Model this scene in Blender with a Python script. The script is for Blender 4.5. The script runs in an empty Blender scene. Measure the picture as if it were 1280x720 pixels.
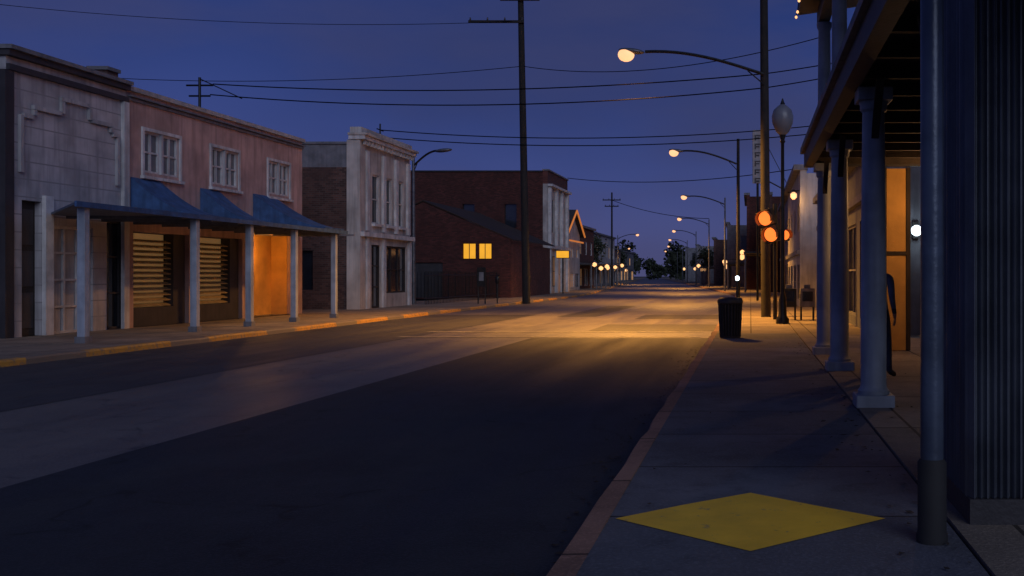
import bpy, bmesh, math, random
from mathutils import Vector, Matrix
random.seed(7)
scene = bpy.context.scene
scene.view_settings.view_transform = 'Standard'
scene.view_settings.look = 'None'
scene.view_settings.exposure = 0
ZR = -0.06   # road level
ZS = 0.06    # pavement level

# ------------------------------------------------------------------ materials
def lnk(nt, a, b): nt.links.new(a, b)
def base_nt(name):
    m = bpy.data.materials.new(name); m.use_nodes = True
    nt = m.node_tree; b = nt.nodes['Principled BSDF']
    return m, nt, b
def pos_scaled(nt, sx, sy, sz):
    g = nt.nodes.new('ShaderNodeNewGeometry')
    mp = nt.nodes.new('ShaderNodeMapping'); mp.inputs['Scale'].default_value = (sx, sy, sz)
    lnk(nt, g.outputs['Position'], mp.inputs['Vector']); return mp.outputs['Vector']
def noise(nt, vec, scale, detail=3, rough=.6):
    n = nt.nodes.new('ShaderNodeTexNoise'); n.inputs['Scale'].default_value = scale
    n.inputs['Detail'].default_value = detail; n.inputs['Roughness'].default_value = rough
    lnk(nt, vec, n.inputs['Vector']); return n.outputs['Fac']
def maprange(nt, v, a, b, c, d):
    n = nt.nodes.new('ShaderNodeMapRange')
    for i, x in enumerate((a, b, c, d)): n.inputs[i+1].default_value = x
    lnk(nt, v, n.inputs[0]); return n.outputs[0]
def math_n(nt, op, a, b=None):
    n = nt.nodes.new('ShaderNodeMath'); n.operation = op
    for i, x in enumerate((a, b)):
        if x is None: continue
        if isinstance(x, (int, float)): n.inputs[i].default_value = x
        else: lnk(nt, x, n.inputs[i])
    return n.outputs[0]
def mixc(nt, fac, a, b, mode='MIX'):
    n = nt.nodes.new('ShaderNodeMix'); n.data_type = 'RGBA'; n.blend_type = mode
    if isinstance(fac, (int, float)): n.inputs[0].default_value = fac
    else: lnk(nt, fac, n.inputs[0])
    for i, x in ((6, a), (7, b)):
        if isinstance(x, tuple): n.inputs[i].default_value = (*x[:3], 1)
        else: lnk(nt, x, n.inputs[i])
    return n.outputs[2]
def bump(nt, b, h, strength, dist=.02):
    n = nt.nodes.new('ShaderNodeBump'); n.inputs['Strength'].default_value = strength
    n.inputs['Distance'].default_value = dist
    lnk(nt, h, n.inputs['Height']); lnk(nt, n.outputs[0], b.inputs['Normal'])
def sc(c, k): return tuple(min(1, x*k) for x in c)
def mat(name, col, rough=.8, var=.3, scale=1.5, bmp=.25, metal=0, streak=True, siding=0):
    m, nt, b = base_nt(name)
    v = pos_scaled(nt, 1, 1, 1)
    n1 = noise(nt, v, scale)
    f = maprange(nt, n1, .35, .65, 0, 1)
    c = mixc(nt, f, sc(col, 1-var), sc(col, 1+var*.5))
    h = None
    if streak:
        n2 = noise(nt, pos_scaled(nt, 3, 3, .25), 2.0, 2)
        c = mixc(nt, maprange(nt, n2, .45, .75, 0, .6), c, sc(col, .4))
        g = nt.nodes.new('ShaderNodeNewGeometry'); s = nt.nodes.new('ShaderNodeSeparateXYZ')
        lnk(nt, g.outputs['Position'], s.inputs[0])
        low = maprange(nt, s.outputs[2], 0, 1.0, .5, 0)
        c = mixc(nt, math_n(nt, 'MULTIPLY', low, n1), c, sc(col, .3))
    if bmp: h = noise(nt, v, 28, 2)
    if siding:
        g = nt.nodes.new('ShaderNodeNewGeometry'); s = nt.nodes.new('ShaderNodeSeparateXYZ')
        lnk(nt, g.outputs['Position'], s.inputs[0])
        fr = math_n(nt, 'FRACT', math_n(nt, 'DIVIDE', s.outputs[2], siding))
        line = math_n(nt, 'LESS_THAN', fr, .08)
        c = mixc(nt, line, c, sc(col, .6))
    lnk(nt, c, b.inputs['Base Color'])
    b.inputs['Roughness'].default_value = rough; b.inputs['Metallic'].default_value = metal
    if bmp: bump(nt, b, h, bmp)
    return m
def brick(name, col, axis, mortar=(.16,.15,.14)):
    m, nt, b = base_nt(name)
    g = nt.nodes.new('ShaderNodeNewGeometry'); s = nt.nodes.new('ShaderNodeSeparateXYZ')
    lnk(nt, g.outputs['Position'], s.inputs[0]); cb = nt.nodes.new('ShaderNodeCombineXYZ')
    lnk(nt, s.outputs[1 if axis == 'x' else 0], cb.inputs[0]); lnk(nt, s.outputs[2], cb.inputs[1])
    t = nt.nodes.new('ShaderNodeTexBrick'); lnk(nt, cb.outputs[0], t.inputs['Vector'])
    t.inputs['Scale'].default_value = 1; t.inputs['Brick Width'].default_value = .24
    t.inputs['Row Height'].default_value = .085; t.inputs['Mortar Size'].default_value = .009
    t.inputs['Color1'].default_value = (*sc(col, 1.3), 1); t.inputs['Color2'].default_value = (*sc(col, .5), 1)
    t.inputs['Mortar'].default_value = (*mortar, 1)
    n1 = noise(nt, pos_scaled(nt, 1, 1, 1), .9)
    c = mixc(nt, maprange(nt, n1, .4, .7, 0, .6), t.outputs['Color'], sc(col, .45))
    lnk(nt, c, b.inputs['Base Color']); b.inputs['Roughness'].default_value = .9
    bump(nt, b, math_n(nt, 'SUBTRACT', 1, t.outputs['Fac']), .4, .01)
    return m
def emis(name, col, st):
    m, nt, b = base_nt(name)
    b.inputs['Base Color'].default_value = (*sc(col, .5), 1)
    n1 = noise(nt, pos_scaled(nt, 1, 1, 1), 3, 1)
    c = mixc(nt, n1, sc(col, .8), col)
    lnk(nt, c, b.inputs['Emission Color']); b.inputs['Emission Strength'].default_value = st
    return m
def glass(name, col=(.015,.018,.025), rough=.08):
    m, nt, b = base_nt(name)
    n1 = noise(nt, pos_scaled(nt, 1, 1, 1), 1.2, 2)
    lnk(nt, mixc(nt, n1, sc(col, .5), sc(col, 2.2)), b.inputs['Base Color'])
    b.inputs['Roughness'].default_value = rough; b.inputs['Specular IOR Level'].default_value = .8
    return m
def cable(name):
    m, nt, b = base_nt(name)
    n1 = noise(nt, pos_scaled(nt, 1, 1, 1), 2, 1)
    lnk(nt, mixc(nt, n1, (.0010,.0010,.0016), (.002,.002,.0025)), b.inputs['Base Color'])
    b.inputs['Roughness'].default_value = 1; b.inputs['Specular IOR Level'].default_value = 0
    return m

def asphalt(name, lo, hi, r0=.42, r1=.72, cracks=True, spec=.5):
    m, nt, b = base_nt(name)
    v = pos_scaled(nt, 1, 1, 1)
    big = noise(nt, pos_scaled(nt, 1, .07, 1), 1.3, 3)        # wheel-track wear along the road
    med = noise(nt, v, 2.2, 4); fine = noise(nt, v, 60, 2); blot = noise(nt, v, .45, 4)
    c = mixc(nt, maprange(nt, big, .35, .65, 0, 1), lo, hi)
    c = mixc(nt, maprange(nt, med, .5, .75, 0, .5), c, sc(lo, .6))
    c = mixc(nt, maprange(nt, blot, .50, .68, 0, .55), c, sc(lo, .5))
    c = mixc(nt, maprange(nt, fine, .45, .7, 0, .5), c, sc(hi, 1.7))
    h = fine
    if cracks:
        vo = nt.nodes.new('ShaderNodeTexVoronoi'); vo.feature = 'DISTANCE_TO_EDGE'; vo.inputs['Scale'].default_value = .33
        dn = nt.nodes.new('ShaderNodeVectorMath'); dn.operation = 'ADD'
        nn = nt.nodes.new('ShaderNodeTexNoise'); nn.inputs['Scale'].default_value = 1.4; nn.inputs['Detail'].default_value = 3
        lnk(nt, v, nn.inputs['Vector']); lnk(nt, v, dn.inputs[0]); lnk(nt, nn.outputs['Color'], dn.inputs[1])
        lnk(nt, dn.outputs[0], vo.inputs['Vector'])
        crack = maprange(nt, vo.outputs['Distance'], 0, .012, 1, 0)
        crack = math_n(nt, 'MULTIPLY', crack, maprange(nt, med, .42, .55, 0, .8))
        c = mixc(nt, crack, c, (.010, .010, .010))
    lnk(nt, c, b.inputs['Base Color']); b.inputs['Specular IOR Level'].default_value = spec
    lnk(nt, maprange(nt, big, .3, .7, r0, r1), b.inputs['Roughness'])
    bump(nt, b, h, .5, .012)
    return m
def concrete(name, col, joint_y=1.55, joint_x=None, off=0.25):
    m, nt, b = base_nt(name)
    v = pos_scaled(nt, 1, 1, 1)
    a = noise(nt, v, .7, 4); f = noise(nt, v, 45, 2); md = noise(nt, v, 4, 4)
    g = nt.nodes.new('ShaderNodeNewGeometry'); s = nt.nodes.new('ShaderNodeSeparateXYZ'); lnk(nt, g.outputs['Position'], s.inputs[0])
    sl = math_n(nt, 'DIVIDE', math_n(nt, 'ADD', s.outputs[1], off), joint_y)
    wn = nt.nodes.new('ShaderNodeTexWhiteNoise'); wn.noise_dimensions = '1D'
    lnk(nt, math_n(nt, 'FLOOR', sl), wn.inputs['W'])
    c = mixc(nt, maprange(nt, a, .35, .65, 0, 1), sc(col, .6), sc(col, 1.2))
    c = mixc(nt, math_n(nt, 'MULTIPLY', wn.outputs['Value'], .6), c, sc(col, .55))
    c = mixc(nt, maprange(nt, md, .52, .72, 0, .65), c, sc(col, .4))
    c = mixc(nt, maprange(nt, f, .5, .75, 0, .4), c, sc(col, 1.6))
    j = math_n(nt, 'LESS_THAN', math_n(nt, 'FRACT', sl), .018)
    if joint_x:
        j2 = math_n(nt, 'LESS_THAN', math_n(nt, 'FRACT', math_n(nt, 'DIVIDE', s.outputs[0], joint_x)), .02)
        j = math_n(nt, 'MAXIMUM', j, j2)
    c = mixc(nt, j, c, sc(col, .18))
    lnk(nt, c, b.inputs['Base Color']); b.inputs['Roughness'].default_value = .85; b.inputs['Specular IOR Level'].default_value = .3
    bump(nt, b, math_n(nt, 'SUBTRACT', f, j), .45, .015)
    return m
def paint_worn(name, col, under, thr=.56, dash=None):
    m, nt, b = base_nt(name)
    v = pos_scaled(nt, 1, 1, 1)
    n1 = noise(nt, v, 9, 5, .75); n2 = noise(nt, v, 1.8, 4)
    c = mixc(nt, maprange(nt, n2, .35, .65, 0, .55), col, sc(col, .55))
    c = mixc(nt, maprange(nt, n1, thr, thr+.08, 0, .8), c, under)
    if dash:
        g = nt.nodes.new('ShaderNodeNewGeometry'); s = nt.nodes.new('ShaderNodeSeparateXYZ'); lnk(nt, g.outputs['Position'], s.inputs[0])
        d = math_n(nt, 'LESS_THAN', math_n(nt, 'FRACT', math_n(nt, 'DIVIDE', s.outputs[1], dash)), .36)
        c = mixc(nt, d, c, under)
    lnk(nt, c, b.inputs['Base Color']); b.inputs['Roughness'].default_value = .6
    bump(nt, b, n1, .3, .01)
    return m

M = {}
M['ground'] = mat('ground_soil', (.06,.055,.045), .95, streak=False)
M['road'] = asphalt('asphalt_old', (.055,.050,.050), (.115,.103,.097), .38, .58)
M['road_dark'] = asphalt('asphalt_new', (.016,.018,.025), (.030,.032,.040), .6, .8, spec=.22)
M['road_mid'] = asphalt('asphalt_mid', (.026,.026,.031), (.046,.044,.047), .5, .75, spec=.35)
M['walk'] = concrete('pavement_concrete', (.12,.127,.155))
M['walk2'] = concrete('porch_concrete', (.24,.2,.16), 2.4, 1.5)
M['kerb'] = concrete('kerb_concrete', (.31,.18,.135), 1.8)
M['kerb_y'] = paint_worn('kerb_yellow', (.48,.25,.04), (.14,.12,.10), .5, 4.4)
M['yellow'] = paint_worn('yellow_paint', (.95,.57,.02), (.3,.22,.10), .60)
M['white_line'] = paint_worn('white_road_paint', (.30,.28,.25), (.07,.07,.07), .45)
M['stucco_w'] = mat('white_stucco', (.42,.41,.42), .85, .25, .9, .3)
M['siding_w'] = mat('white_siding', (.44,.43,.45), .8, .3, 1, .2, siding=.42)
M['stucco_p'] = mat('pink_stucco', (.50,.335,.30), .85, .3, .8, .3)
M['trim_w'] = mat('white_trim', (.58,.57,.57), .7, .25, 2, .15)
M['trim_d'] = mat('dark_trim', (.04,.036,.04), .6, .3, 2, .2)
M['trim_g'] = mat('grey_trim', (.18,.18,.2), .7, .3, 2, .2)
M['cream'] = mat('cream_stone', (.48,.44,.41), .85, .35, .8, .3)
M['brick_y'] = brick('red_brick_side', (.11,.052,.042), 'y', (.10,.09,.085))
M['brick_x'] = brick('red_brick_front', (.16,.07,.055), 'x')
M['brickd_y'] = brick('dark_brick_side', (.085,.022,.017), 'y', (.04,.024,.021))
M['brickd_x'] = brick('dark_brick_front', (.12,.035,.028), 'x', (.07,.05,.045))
M['wood_d'] = mat('dark_wood', (.035,.024,.019), .8, .4, 2, .4)
M['pole_wood'] = mat('creosote_wood', (.018,.015,.014), .85, .4, 4, .5)
M['metal_d'] = mat('dark_metal', (.022,.024,.027), .45, .3, 5, .1, .6, streak=False)
M['metal_g'] = mat('grey_metal', (.15,.16,.18), .5, .3, 5, .1, .6, streak=False)
M['awn'] = mat('blue_canvas', (.042,.10,.24), .8, .3, 3, .3)
M['canopy'] = mat('canopy_metal', (.11,.15,.23), .5, .3, 2, .2)
M['glass'] = glass('window_glass')
M['glass_pale'] = glass('curtained_glass', (.10,.10,.11), .2)
M['roof'] = mat('roof_felt', (.05,.045,.045), .9, .3, 1, .3)
M['roof_brown'] = mat('rusty_roof', (.040,.024,.018), .9, .3, 1, .3)
M['orange_wall'] = mat('ochre_wall', (.60,.32,.08), .8, .2, 1.5, .2, streak=False)
M['louver'] = mat('louvre_paint', (.42,.32,.17), .6, .3, 3, .1)
M['col'] = mat('column_paint', (.34,.38,.45), .55, .25, 2, .12)
M['bluepole'] = mat('pole_paint', (.085,.11,.16), .32, .3, 3, .1, .3)
M['corr'] = mat('corrugated_steel', (.095,.108,.135), .5, .3, 2.5, .1, .3)
M['dusk_wall'] = mat('blue_grey_wall', (.13,.14,.165), .8, .3, 1.5, .2)
M['lens_orange'] = emis('sodium_lens', (1,.50,.24), 1.5)
M['lens_warm'] = emis('warm_bulb', (1,.5,.2), 1.8)
M['lens_cool'] = emis('cool_bulb', (.75,.9,1), 6)
M['lens_red'] = emis('signal_amber_red', (1,.19,.03), 1.7)
M['lit_yellow'] = emis('lit_yellow_panel', (1,.46,.03), .9)
M['lit_win'] = emis('lit_window', (1,.5,.16), .35)
M['lit_dim'] = emis('dim_window', (1,.55,.25), .06)
M['lit_bay'] = emis('lit_shop_interior', (1,.58,.22), .09)
M['lit_string'] = emis('festoon_lights', (1,.30,.06), .5)
M['globe'] = mat('frosted_globe', (.15,.155,.18), .35, .15, 3, 0, streak=False)
M['rubber'] = mat('rubber', (.016,.016,.017), .8, .2, 4, 0, streak=False)
M['cable'] = cable('cable_sheath')
M['foliage'] = mat('foliage', (.04,.05,.03), .9, .5, .3, 0, streak=False)
M['skin'] = mat('skin', (.35,.2,.14), .6, .15, 8, 0, streak=False)
M['hair'] = mat('hair', (.02,.015,.012), .6, .3, 20, .2, streak=False)
M['shirt'] = mat('shirt_cloth', (.13,.14,.18), .9, .3, 6, .3, streak=False)
M['jeans'] = mat('jeans_cloth', (.03,.035,.06), .9, .3, 6, .3, streak=False)
M['can'] = mat('bin_plastic', (.035,.035,.037), .55, .3, 6, .2)
M['sign_w'] = mat('sign_white', (.3,.29,.3), .6, .2, 5, .1)
M['visor'] = mat('visor_orange_glow', (.22,.09,.03), .6, .3, 5, .1, streak=False)  # orange glow of the signal put into the visor colour

# ------------------------------------------------------------------ geometry builder
class Obj:
    def __init__(s, name, origin=(0,0,0), root=True):
        s.name = name; s.o = Vector(origin); s.parts = {}; s.root = root; s.bev = {}; s.sm = set()
    def bm(s, part, m):
        if part not in s.parts: s.parts[part] = (bmesh.new(), m)
        return s.parts[part][0]
    def box(s, part, m, x0,x1,y0,y1,z0,z1, bev=0):
        b = s.bm(part, m)
        if x0 > x1: x0, x1 = x1, x0
        if y0 > y1: y0, y1 = y1, y0
        vs = [b.verts.new((x,y,z)) for x in (x0,x1) for y in (y0,y1) for z in (z0,z1)]
        for f in ((0,1,3,2),(4,6,7,5),(0,4,5,1),(2,3,7,6),(0,2,6,4),(1,5,7,3)):
            b.faces.new([vs[i] for i in f])
        if bev: s.bev[part] = bev
    def poly(s, part, m, pts):
        b = s.bm(part, m); b.faces.new([b.verts.new(p) for p in pts])
    def prism(s, part, m, pts, vec):
        b = s.bm(part, m); v = Vector(vec)
        a = [b.verts.new(p) for p in pts]; c = [b.verts.new(Vector(p)+v) for p in pts]
        b.faces.new(a); b.faces.new(c[::-1]); n = len(a)
        for i in range(n): b.faces.new([a[i], c[i], c[(i+1)%n], a[(i+1)%n]])
    def lathe(s, part, m, cx, cy, prof, seg=20, sx=1, sy=1, smooth=True):
        b = s.bm(part, m); rings = []
        for r, z in prof:
            rings.append([b.verts.new((cx+sx*r*math.cos(2*math.pi*i/seg), cy+sy*r*math.sin(2*math.pi*i/seg), z)) for i in range(seg)])
        for a, c in zip(rings, rings[1:]):
            for i in range(seg): b.faces.new([a[i], a[(i+1)%seg], c[(i+1)%seg], c[i]])
        b.faces.new(rings[0][::-1]); b.faces.new(rings[-1])
        if smooth: s.sm.add(part)
    def tube(s, part, m, pts, r, seg=8):
        b = s.bm(part, m); pts = [Vector(p) for p in pts]; rings = []
        rs = r if isinstance(r, (list, tuple)) else [r]*len(pts)
        for i, p in enumerate(pts):
            d = (pts[min(i+1, len(pts)-1)] - pts[max(i-1, 0)]).normalized()
            up = Vector((0,0,1)) if abs(d.z) < .95 else Vector((1,0,0))
            u = d.cross(up).normalized(); w = d.cross(u).normalized()
            rings.append([b.verts.new(p + rs[i]*(u*math.cos(2*math.pi*k/seg)+w*math.sin(2*math.pi*k/seg))) for k in range(seg)])
        for a, c in zip(rings, rings[1:]):
            for i in range(seg): b.faces.new([a[i], a[(i+1)%seg], c[(i+1)%seg], c[i]])
        b.faces.new(rings[0][::-1]); b.faces.new(rings[-1]); s.sm.add(part)
    def wall(s, part, m, axis, p0, p1, u0, u1, z0, z1, holes=()):
        """wall between planes p0..p1 on axis, spanning u, with rectangular openings (u0,u1,z0,z1)"""
        b = s.bm(part, m)
        us = sorted({u0,u1,*[h[0] for h in holes],*[h[1] for h in holes]}); zs = sorted({z0,z1,*[h[2] for h in holes],*[h[3] for h in holes]})
        us = [u for u in us if u0 <= u <= u1]; zs = [z for z in zs if z0 <= z <= z1]
        def solid(i, j):
            if i < 0 or j < 0 or i >= len(us)-1 or j >= len(zs)-1: return False
            cu = (us[i]+us[i+1])/2; cz = (zs[j]+zs[j+1])/2
            return not any(h[0] < cu < h[1] and h[2] < cz < h[3] for h in holes)
        P = (lambda p,u,z: (p,u,z)) if axis == 'x' else (lambda p,u,z: (u,p,z))
        q = lambda l: b.faces.new([b.verts.new(P(*c)) for c in l])
        for i in range(len(us)-1):
            for j in range(len(zs)-1):
                if not solid(i,j): continue
                a,c,d,e = us[i],us[i+1],zs[j],zs[j+1]
                q([(p0,a,d),(p0,c,d),(p0,c,e),(p0,a,e)]); q([(p1,a,d),(p1,a,e),(p1,c,e),(p1,c,d)])
                if not solid(i-1,j): q([(p0,a,d),(p0,a,e),(p1,a,e),(p1,a,d)])
                if not solid(i+1,j): q([(p0,c,d),(p1,c,d),(p1,c,e),(p0,c,e)])
                if not solid(i,j-1): q([(p0,a,d),(p1,a,d),(p1,c,d),(p0,c,d)])
                if not solid(i,j+1): q([(p0,a,e),(p0,c,e),(p1,c,e),(p1,a,e)])
    def window(s, x, sg, y0,y1,z0,z1, fm, gm, nv=1, nh=1, rec=.12, fw=.07, part='window'):
        """window in a wall whose outer face is x, outward direction sg"""
        xi = x - sg*rec; xo = xi + sg*.06
        s.box(part+'_glass', gm, xi-sg*.03, xi, y0, y1, z0, z1)
        F = part+'_frame'
        s.box(F, fm, xi+sg*.002, xo, y0,y0+fw,z0,z1); s.box(F, fm, xi+sg*.002, xo, y1-fw,y1,z0,z1)
        s.box(F, fm, xi+sg*.002, xo, y0+fw,y1-fw,z0,z0+fw); s.box(F, fm, xi+sg*.002, xo, y0+fw,y1-fw,z1-fw,z1)
        for i in range(nv):
            c = y0+(y1-y0)*(i+1)/(nv+1); s.box(F, fm, xi+sg*.003, xo-sg*.004, c-.035,c+.035,z0+fw,z1-fw)
        for i in range(nh):
            c = z0+(z1-z0)*(i+1)/(nh+1); s.box(F, fm, xi+sg*.004, xo-sg*.008, y0+fw,y1-fw,c-.025,c+.025)
    def done(s):
        par = None
        if len(s.parts) > 1 or not s.root:
            par = bpy.data.objects.new(s.name, None); par.location = s.o; par.empty_display_size = .3
            scene.collection.objects.link(par)
        out = []
        for pn, (b, m) in s.parts.items():
            bmesh.ops.recalc_face_normals(b, faces=b.faces[:])
            me = bpy.data.meshes.new(pn)
            for v in b.verts: v.co -= s.o
            b.to_mesh(me); b.free(); me.materials.append(m)
            ob = bpy.data.objects.new(pn if par else s.name, me); scene.collection.objects.link(ob)
            if par: ob.parent = par
            else: ob.location = s.o
            if pn in s.sm:
                for p in me.polygons: p.use_smooth = True
                try: me.set_sharp_from_angle(angle=math.radians(40))
                except Exception: pass
            if pn in s.bev:
                md = ob.modifiers.new('bevel', 'BEVEL'); md.width = s.bev[pn]; md.segments = 2; md.limit_method = 'ANGLE'
            out.append(ob)
        return par or out[0]
def lamp(name, kind, loc, energy, col, parent=None, size=.2, spot=None):
    l = bpy.data.lights.new(name, kind); l.energy = energy; l.color = col
    if kind != 'SUN': l.shadow_soft_size = size
    if spot: l.spot_size = math.radians(spot[0]); l.spot_blend = spot[1]
    o = bpy.data.objects.new(name, l); scene.collection.objects.link(o); o.location = loc
    if parent: o.parent = parent; o.location = Vector(loc) - parent.location
    return o

# ------------------------------------------------------------------ ground, road, pavements
def bend(y):
    if y < 65: return 0
    if y < 90: return -.1*(y-65)**2/50
    return -.1*(12.5 + (y-90)) 
YS = [-30,-10,0,5,10,15,20,25,30,35,40,50,60] + [65+2.5*i for i in range(12)] + [100,110,120,140,160,200,250,300,400,600,900]
def strip(o, part, m, xa, xb, z, ys=YS, z2=None):
    b = o.bm(part, m); prev = None
    for y in ys:
        d = bend(y); cur = [b.verts.new((xa+d, y, z)), b.verts.new((xb+d, y, z if z2 is None else z2))]
        if prev: b.faces.new([prev[0], cur[0], cur[1], prev[1]])
        prev = cur
def slab(o, part, m, xa, xb, z0, z1, ys=YS):
    b = o.bm(part, m); prev = None
    for y in ys:
        d = bend(y); cur = [b.verts.new(p) for p in ((xa+d,y,z0),(xa+d,y,z1),(xb+d,y,z1),(xb+d,y,z0))]
        if prev:
            for i in range(4): b.faces.new([prev[i], cur[i], cur[(i+1)%4], prev[(i+1)%4]])
        prev = cur
o = Obj('ground'); o.poly('ground', M['ground'], [(-1500,-300,-.12),(1500,-300,-.12),(1500,3000,-.12),(-1500,3000,-.12)]); o.done()
o = Obj('road'); strip(o, 'road', M['road'], -12.8, -1.0, ZR); o.done()
near = [-30,-10,0,5,10,15,20,25.0]
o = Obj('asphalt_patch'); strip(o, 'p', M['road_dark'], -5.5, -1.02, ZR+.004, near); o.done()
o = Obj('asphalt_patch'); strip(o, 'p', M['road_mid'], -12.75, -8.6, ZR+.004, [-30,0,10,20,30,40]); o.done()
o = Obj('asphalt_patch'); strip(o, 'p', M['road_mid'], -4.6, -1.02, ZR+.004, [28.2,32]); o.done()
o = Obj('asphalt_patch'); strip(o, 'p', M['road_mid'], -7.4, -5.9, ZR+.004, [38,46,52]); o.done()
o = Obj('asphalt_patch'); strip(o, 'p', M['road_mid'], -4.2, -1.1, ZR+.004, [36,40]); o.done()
o = Obj('crosswalk_marking')
strip(o, 'p', M['white_line'], -9, -1.3, ZR+.008, [25.3,25.6]); strip(o, 'p', M['white_line'], -9, -1.3, ZR+.008, [27.6,27.9]); o.done()
o = Obj('pavement'); slab(o, 'p', M['walk'], -.84, 1.15, -.1, ZS, [y for y in YS if y<25]+[25]); o.done()
o = Obj('pavement'); slab(o, 'p', M['walk2'], -.84, 1.15, -.1, ZS, [25.02]+[y for y in YS if y>25]); o.done()
o = Obj('pavement'); slab(o, 'p', M['walk2'], 1.17, 9, -.1, ZS+.012); o.done()
o = Obj('pavement'); slab(o, 'p', M['walk2'], -19, -12.97, -.1, ZS); o.done()
def kerb(name, xa, xb, m):
    o = Obj(name); ys = []
    y = -20
    while y < 62: ys.append(y); y += .6
    ys += [y for y in YS if y > 62]
    b = o.bm('p', m); prev = None
    for y in ys:
        d = bend(y); j = random.uniform(-.018,.018); k = random.uniform(-.014,.006)
        s = 1 if xb > xa else -1
        pts = ((xa+d+j,y,-.1),(xa+d+j+.012*s,y,ZS-.03+k),(xa+d+.035*s+j,y,ZS+.004+k),(xb+d,y,ZS+.006+k),(xb+d,y,-.1))
        cur = [b.verts.new(p) for p in pts]
        if prev:
            for i in range(5): b.faces.new([prev[i], cur[i], cur[(i+1)%5], prev[(i+1)%5]])
        prev = cur
    o.done()
kerb('kerb', -1.0, -.84, M['kerb'])
kerb('kerb', -12.8, -12.97, M['kerb_y'])
o = Obj('painted_diamond'); o.poly('p', M['yellow'], [(-.80,5.9,ZS+.004),(-.39,5.54,ZS+.004),(0,5.2,ZS+.004),(.41,5.56,ZS+.004),(.80,5.9,ZS+.004),(.40,6.24,ZS+.004),(0,6.6,ZS+.004),(-.41,6.26,ZS+.004)]); o.done()
o = Obj('fallen_leaves'); b = o.bm('p', M['wood_d'])
for i in range(420):
    side = random.random()
    if side < .5: x = -1.05 - abs(random.gauss(0,.14)); z = ZR+.014
    elif side < .8: x = 1.12 - abs(random.gauss(0,.18)); z = ZS+.008
    else: x = random.uniform(-.8,3); z = ZS+.02
    y = random.uniform(3.5, 22); s = random.uniform(.012,.035); a = random.uniform(0,6.28)
    b.faces.new([b.verts.new((x+s*k*math.cos(a+t), y+s*k*math.sin(a+t), z+random.uniform(0,.012))) for t,k in ((0,1),(1.6,.6),(3.1,1),(4.7,.5))])
o.done()

# ------------------------------------------------------------------ left buildings
X1 = -17.2
# --- white shopfront
o = Obj('white_shop_building', (X1, 25.2, 0))
holes = [(23.5,24.15,ZS,3.3),(24.55,26.05,ZS,2.75),(26.6,27.3,ZS,3.0)]
o.wall('front_wall', M['siding_w'], 'x', X1, X1-.3, 23.0, 27.43, 0, 6.6, holes)
o.box('side_wall', M['stucco_w'], X1-12, X1-.302, 23.0, 23.3, 0, 6.5); o.box('back_wall', M['stucco_w'], X1-12.3, X1-12.002, 23,27.4,0,6.4)
o.box('roof', M['roof'], X1-12, X1-.3, 23.3, 27.4, 6.0, 6.1)
o.box('cornice', M['trim_d'], X1-.35, X1+.14, 22.92, 27.42, 6.602, 6.74); o.box('cornice_cap', M['trim_g'], X1-.38, X1+.22, 22.88, 27.42, 6.742, 6.84)
o.box('lower_band', M['trim_d'], X1+.002, X1+.09, 23.0, 27.42, 6.28, 6.42)
o.box('corner_pilaster', M['trim_d'], X1-.25, X1+.06, 22.9, 23.18, 0, 6.27)
o.box('pilaster', M['trim_w'], X1+.002, X1+.1, 24.17, 24.45, 0, 3.45); o.box('pilaster', M['trim_w'], X1+.002, X1+.1, 27.2, 27.42, 0, 6.27)
def mold(y0,z0,y1,z1):
    w=.05
    o.box('stepped_moulding', M['stucco_w'], X1+.003, X1+.08, min(y0,y1)-w, max(y0,y1)+w, min(z0,z1)-w, max(z0,z1)+w)
for seg in ((23.42,4.0,23.42,5.25),(23.53,5.3,23.75,5.3),(23.86,5.4,23.86,5.43),(23.86,5.54,24.72,5.54),(24.83,5.6,24.83,5.8),(24.83,5.91,25.75,5.91),(25.86,5.6,25.86,5.8),(25.97,5.54,26.72,5.54),(26.72,5.4,26.72,5.43),(26.83,5.3,27.0,5.3),(27.0,4.0,27.0,5.19)):
    mold(*seg)
o.box('dark_door', M['wood_d'], X1-.22, X1-.16, 23.5, 24.15, ZS, 3.3)
for i in range(3): o.box('door_panel', M['trim_d'], X1-.158, X1-.14, 23.58, 24.07, .25+i*1.0, 1.1+i*1.0)
o.window(X1, 1, 24.55,26.05,ZS+.0,2.75, M['trim_w'], M['stucco_w'], 2, 3, part='boarded_panel')
o.window(X1, 1, 26.6,27.3,ZS,3.0, M['trim_d'], M['glass'], 0, 2, part='doorway')
o.done()
# --- pink building
o = Obj('pink_building', (X1, 32.8, 0))
wins = [(28.2,29.95,4.45,5.62),(31.75,33.4,4.45,5.62),(35.5,37.1,4.45,5.62)]
bays = [(27.75,30.5,ZS,2.75),(31.1,33.7,ZS,2.75),(34.4,37.6,ZS,3.0)]
o.wall('front_wall', M['stucco_p'], 'x', X1, X1-.3, 27.45, 38.2, 0, 6.62, wins+bays)
o.box('far_wall', M['stucco_p'], X1-14, X1-.302, 37.9, 38.2, 0, 6.6); o.box('near_wall', M['stucco_p'], X1-14, X1-.302, 27.45, 27.7, 6.15, 6.6)
o.box('roof', M['roof'], X1-14, X1-.302, 27.7, 37.9, 6.1, 6.2)
o.box('coping', M['stucco_w'], X1-.36, X1+.1, 27.42, 38.26, 6.622, 6.75); o.box('cornice_line', M['trim_g'], X1+.002, X1+.06, 27.47, 38.22, 6.36, 6.44)
o.box('cornice_line', M['trim_g'], X1+.002, X1+.13, 27.47, 38.22, 6.46, 6.5)
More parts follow.
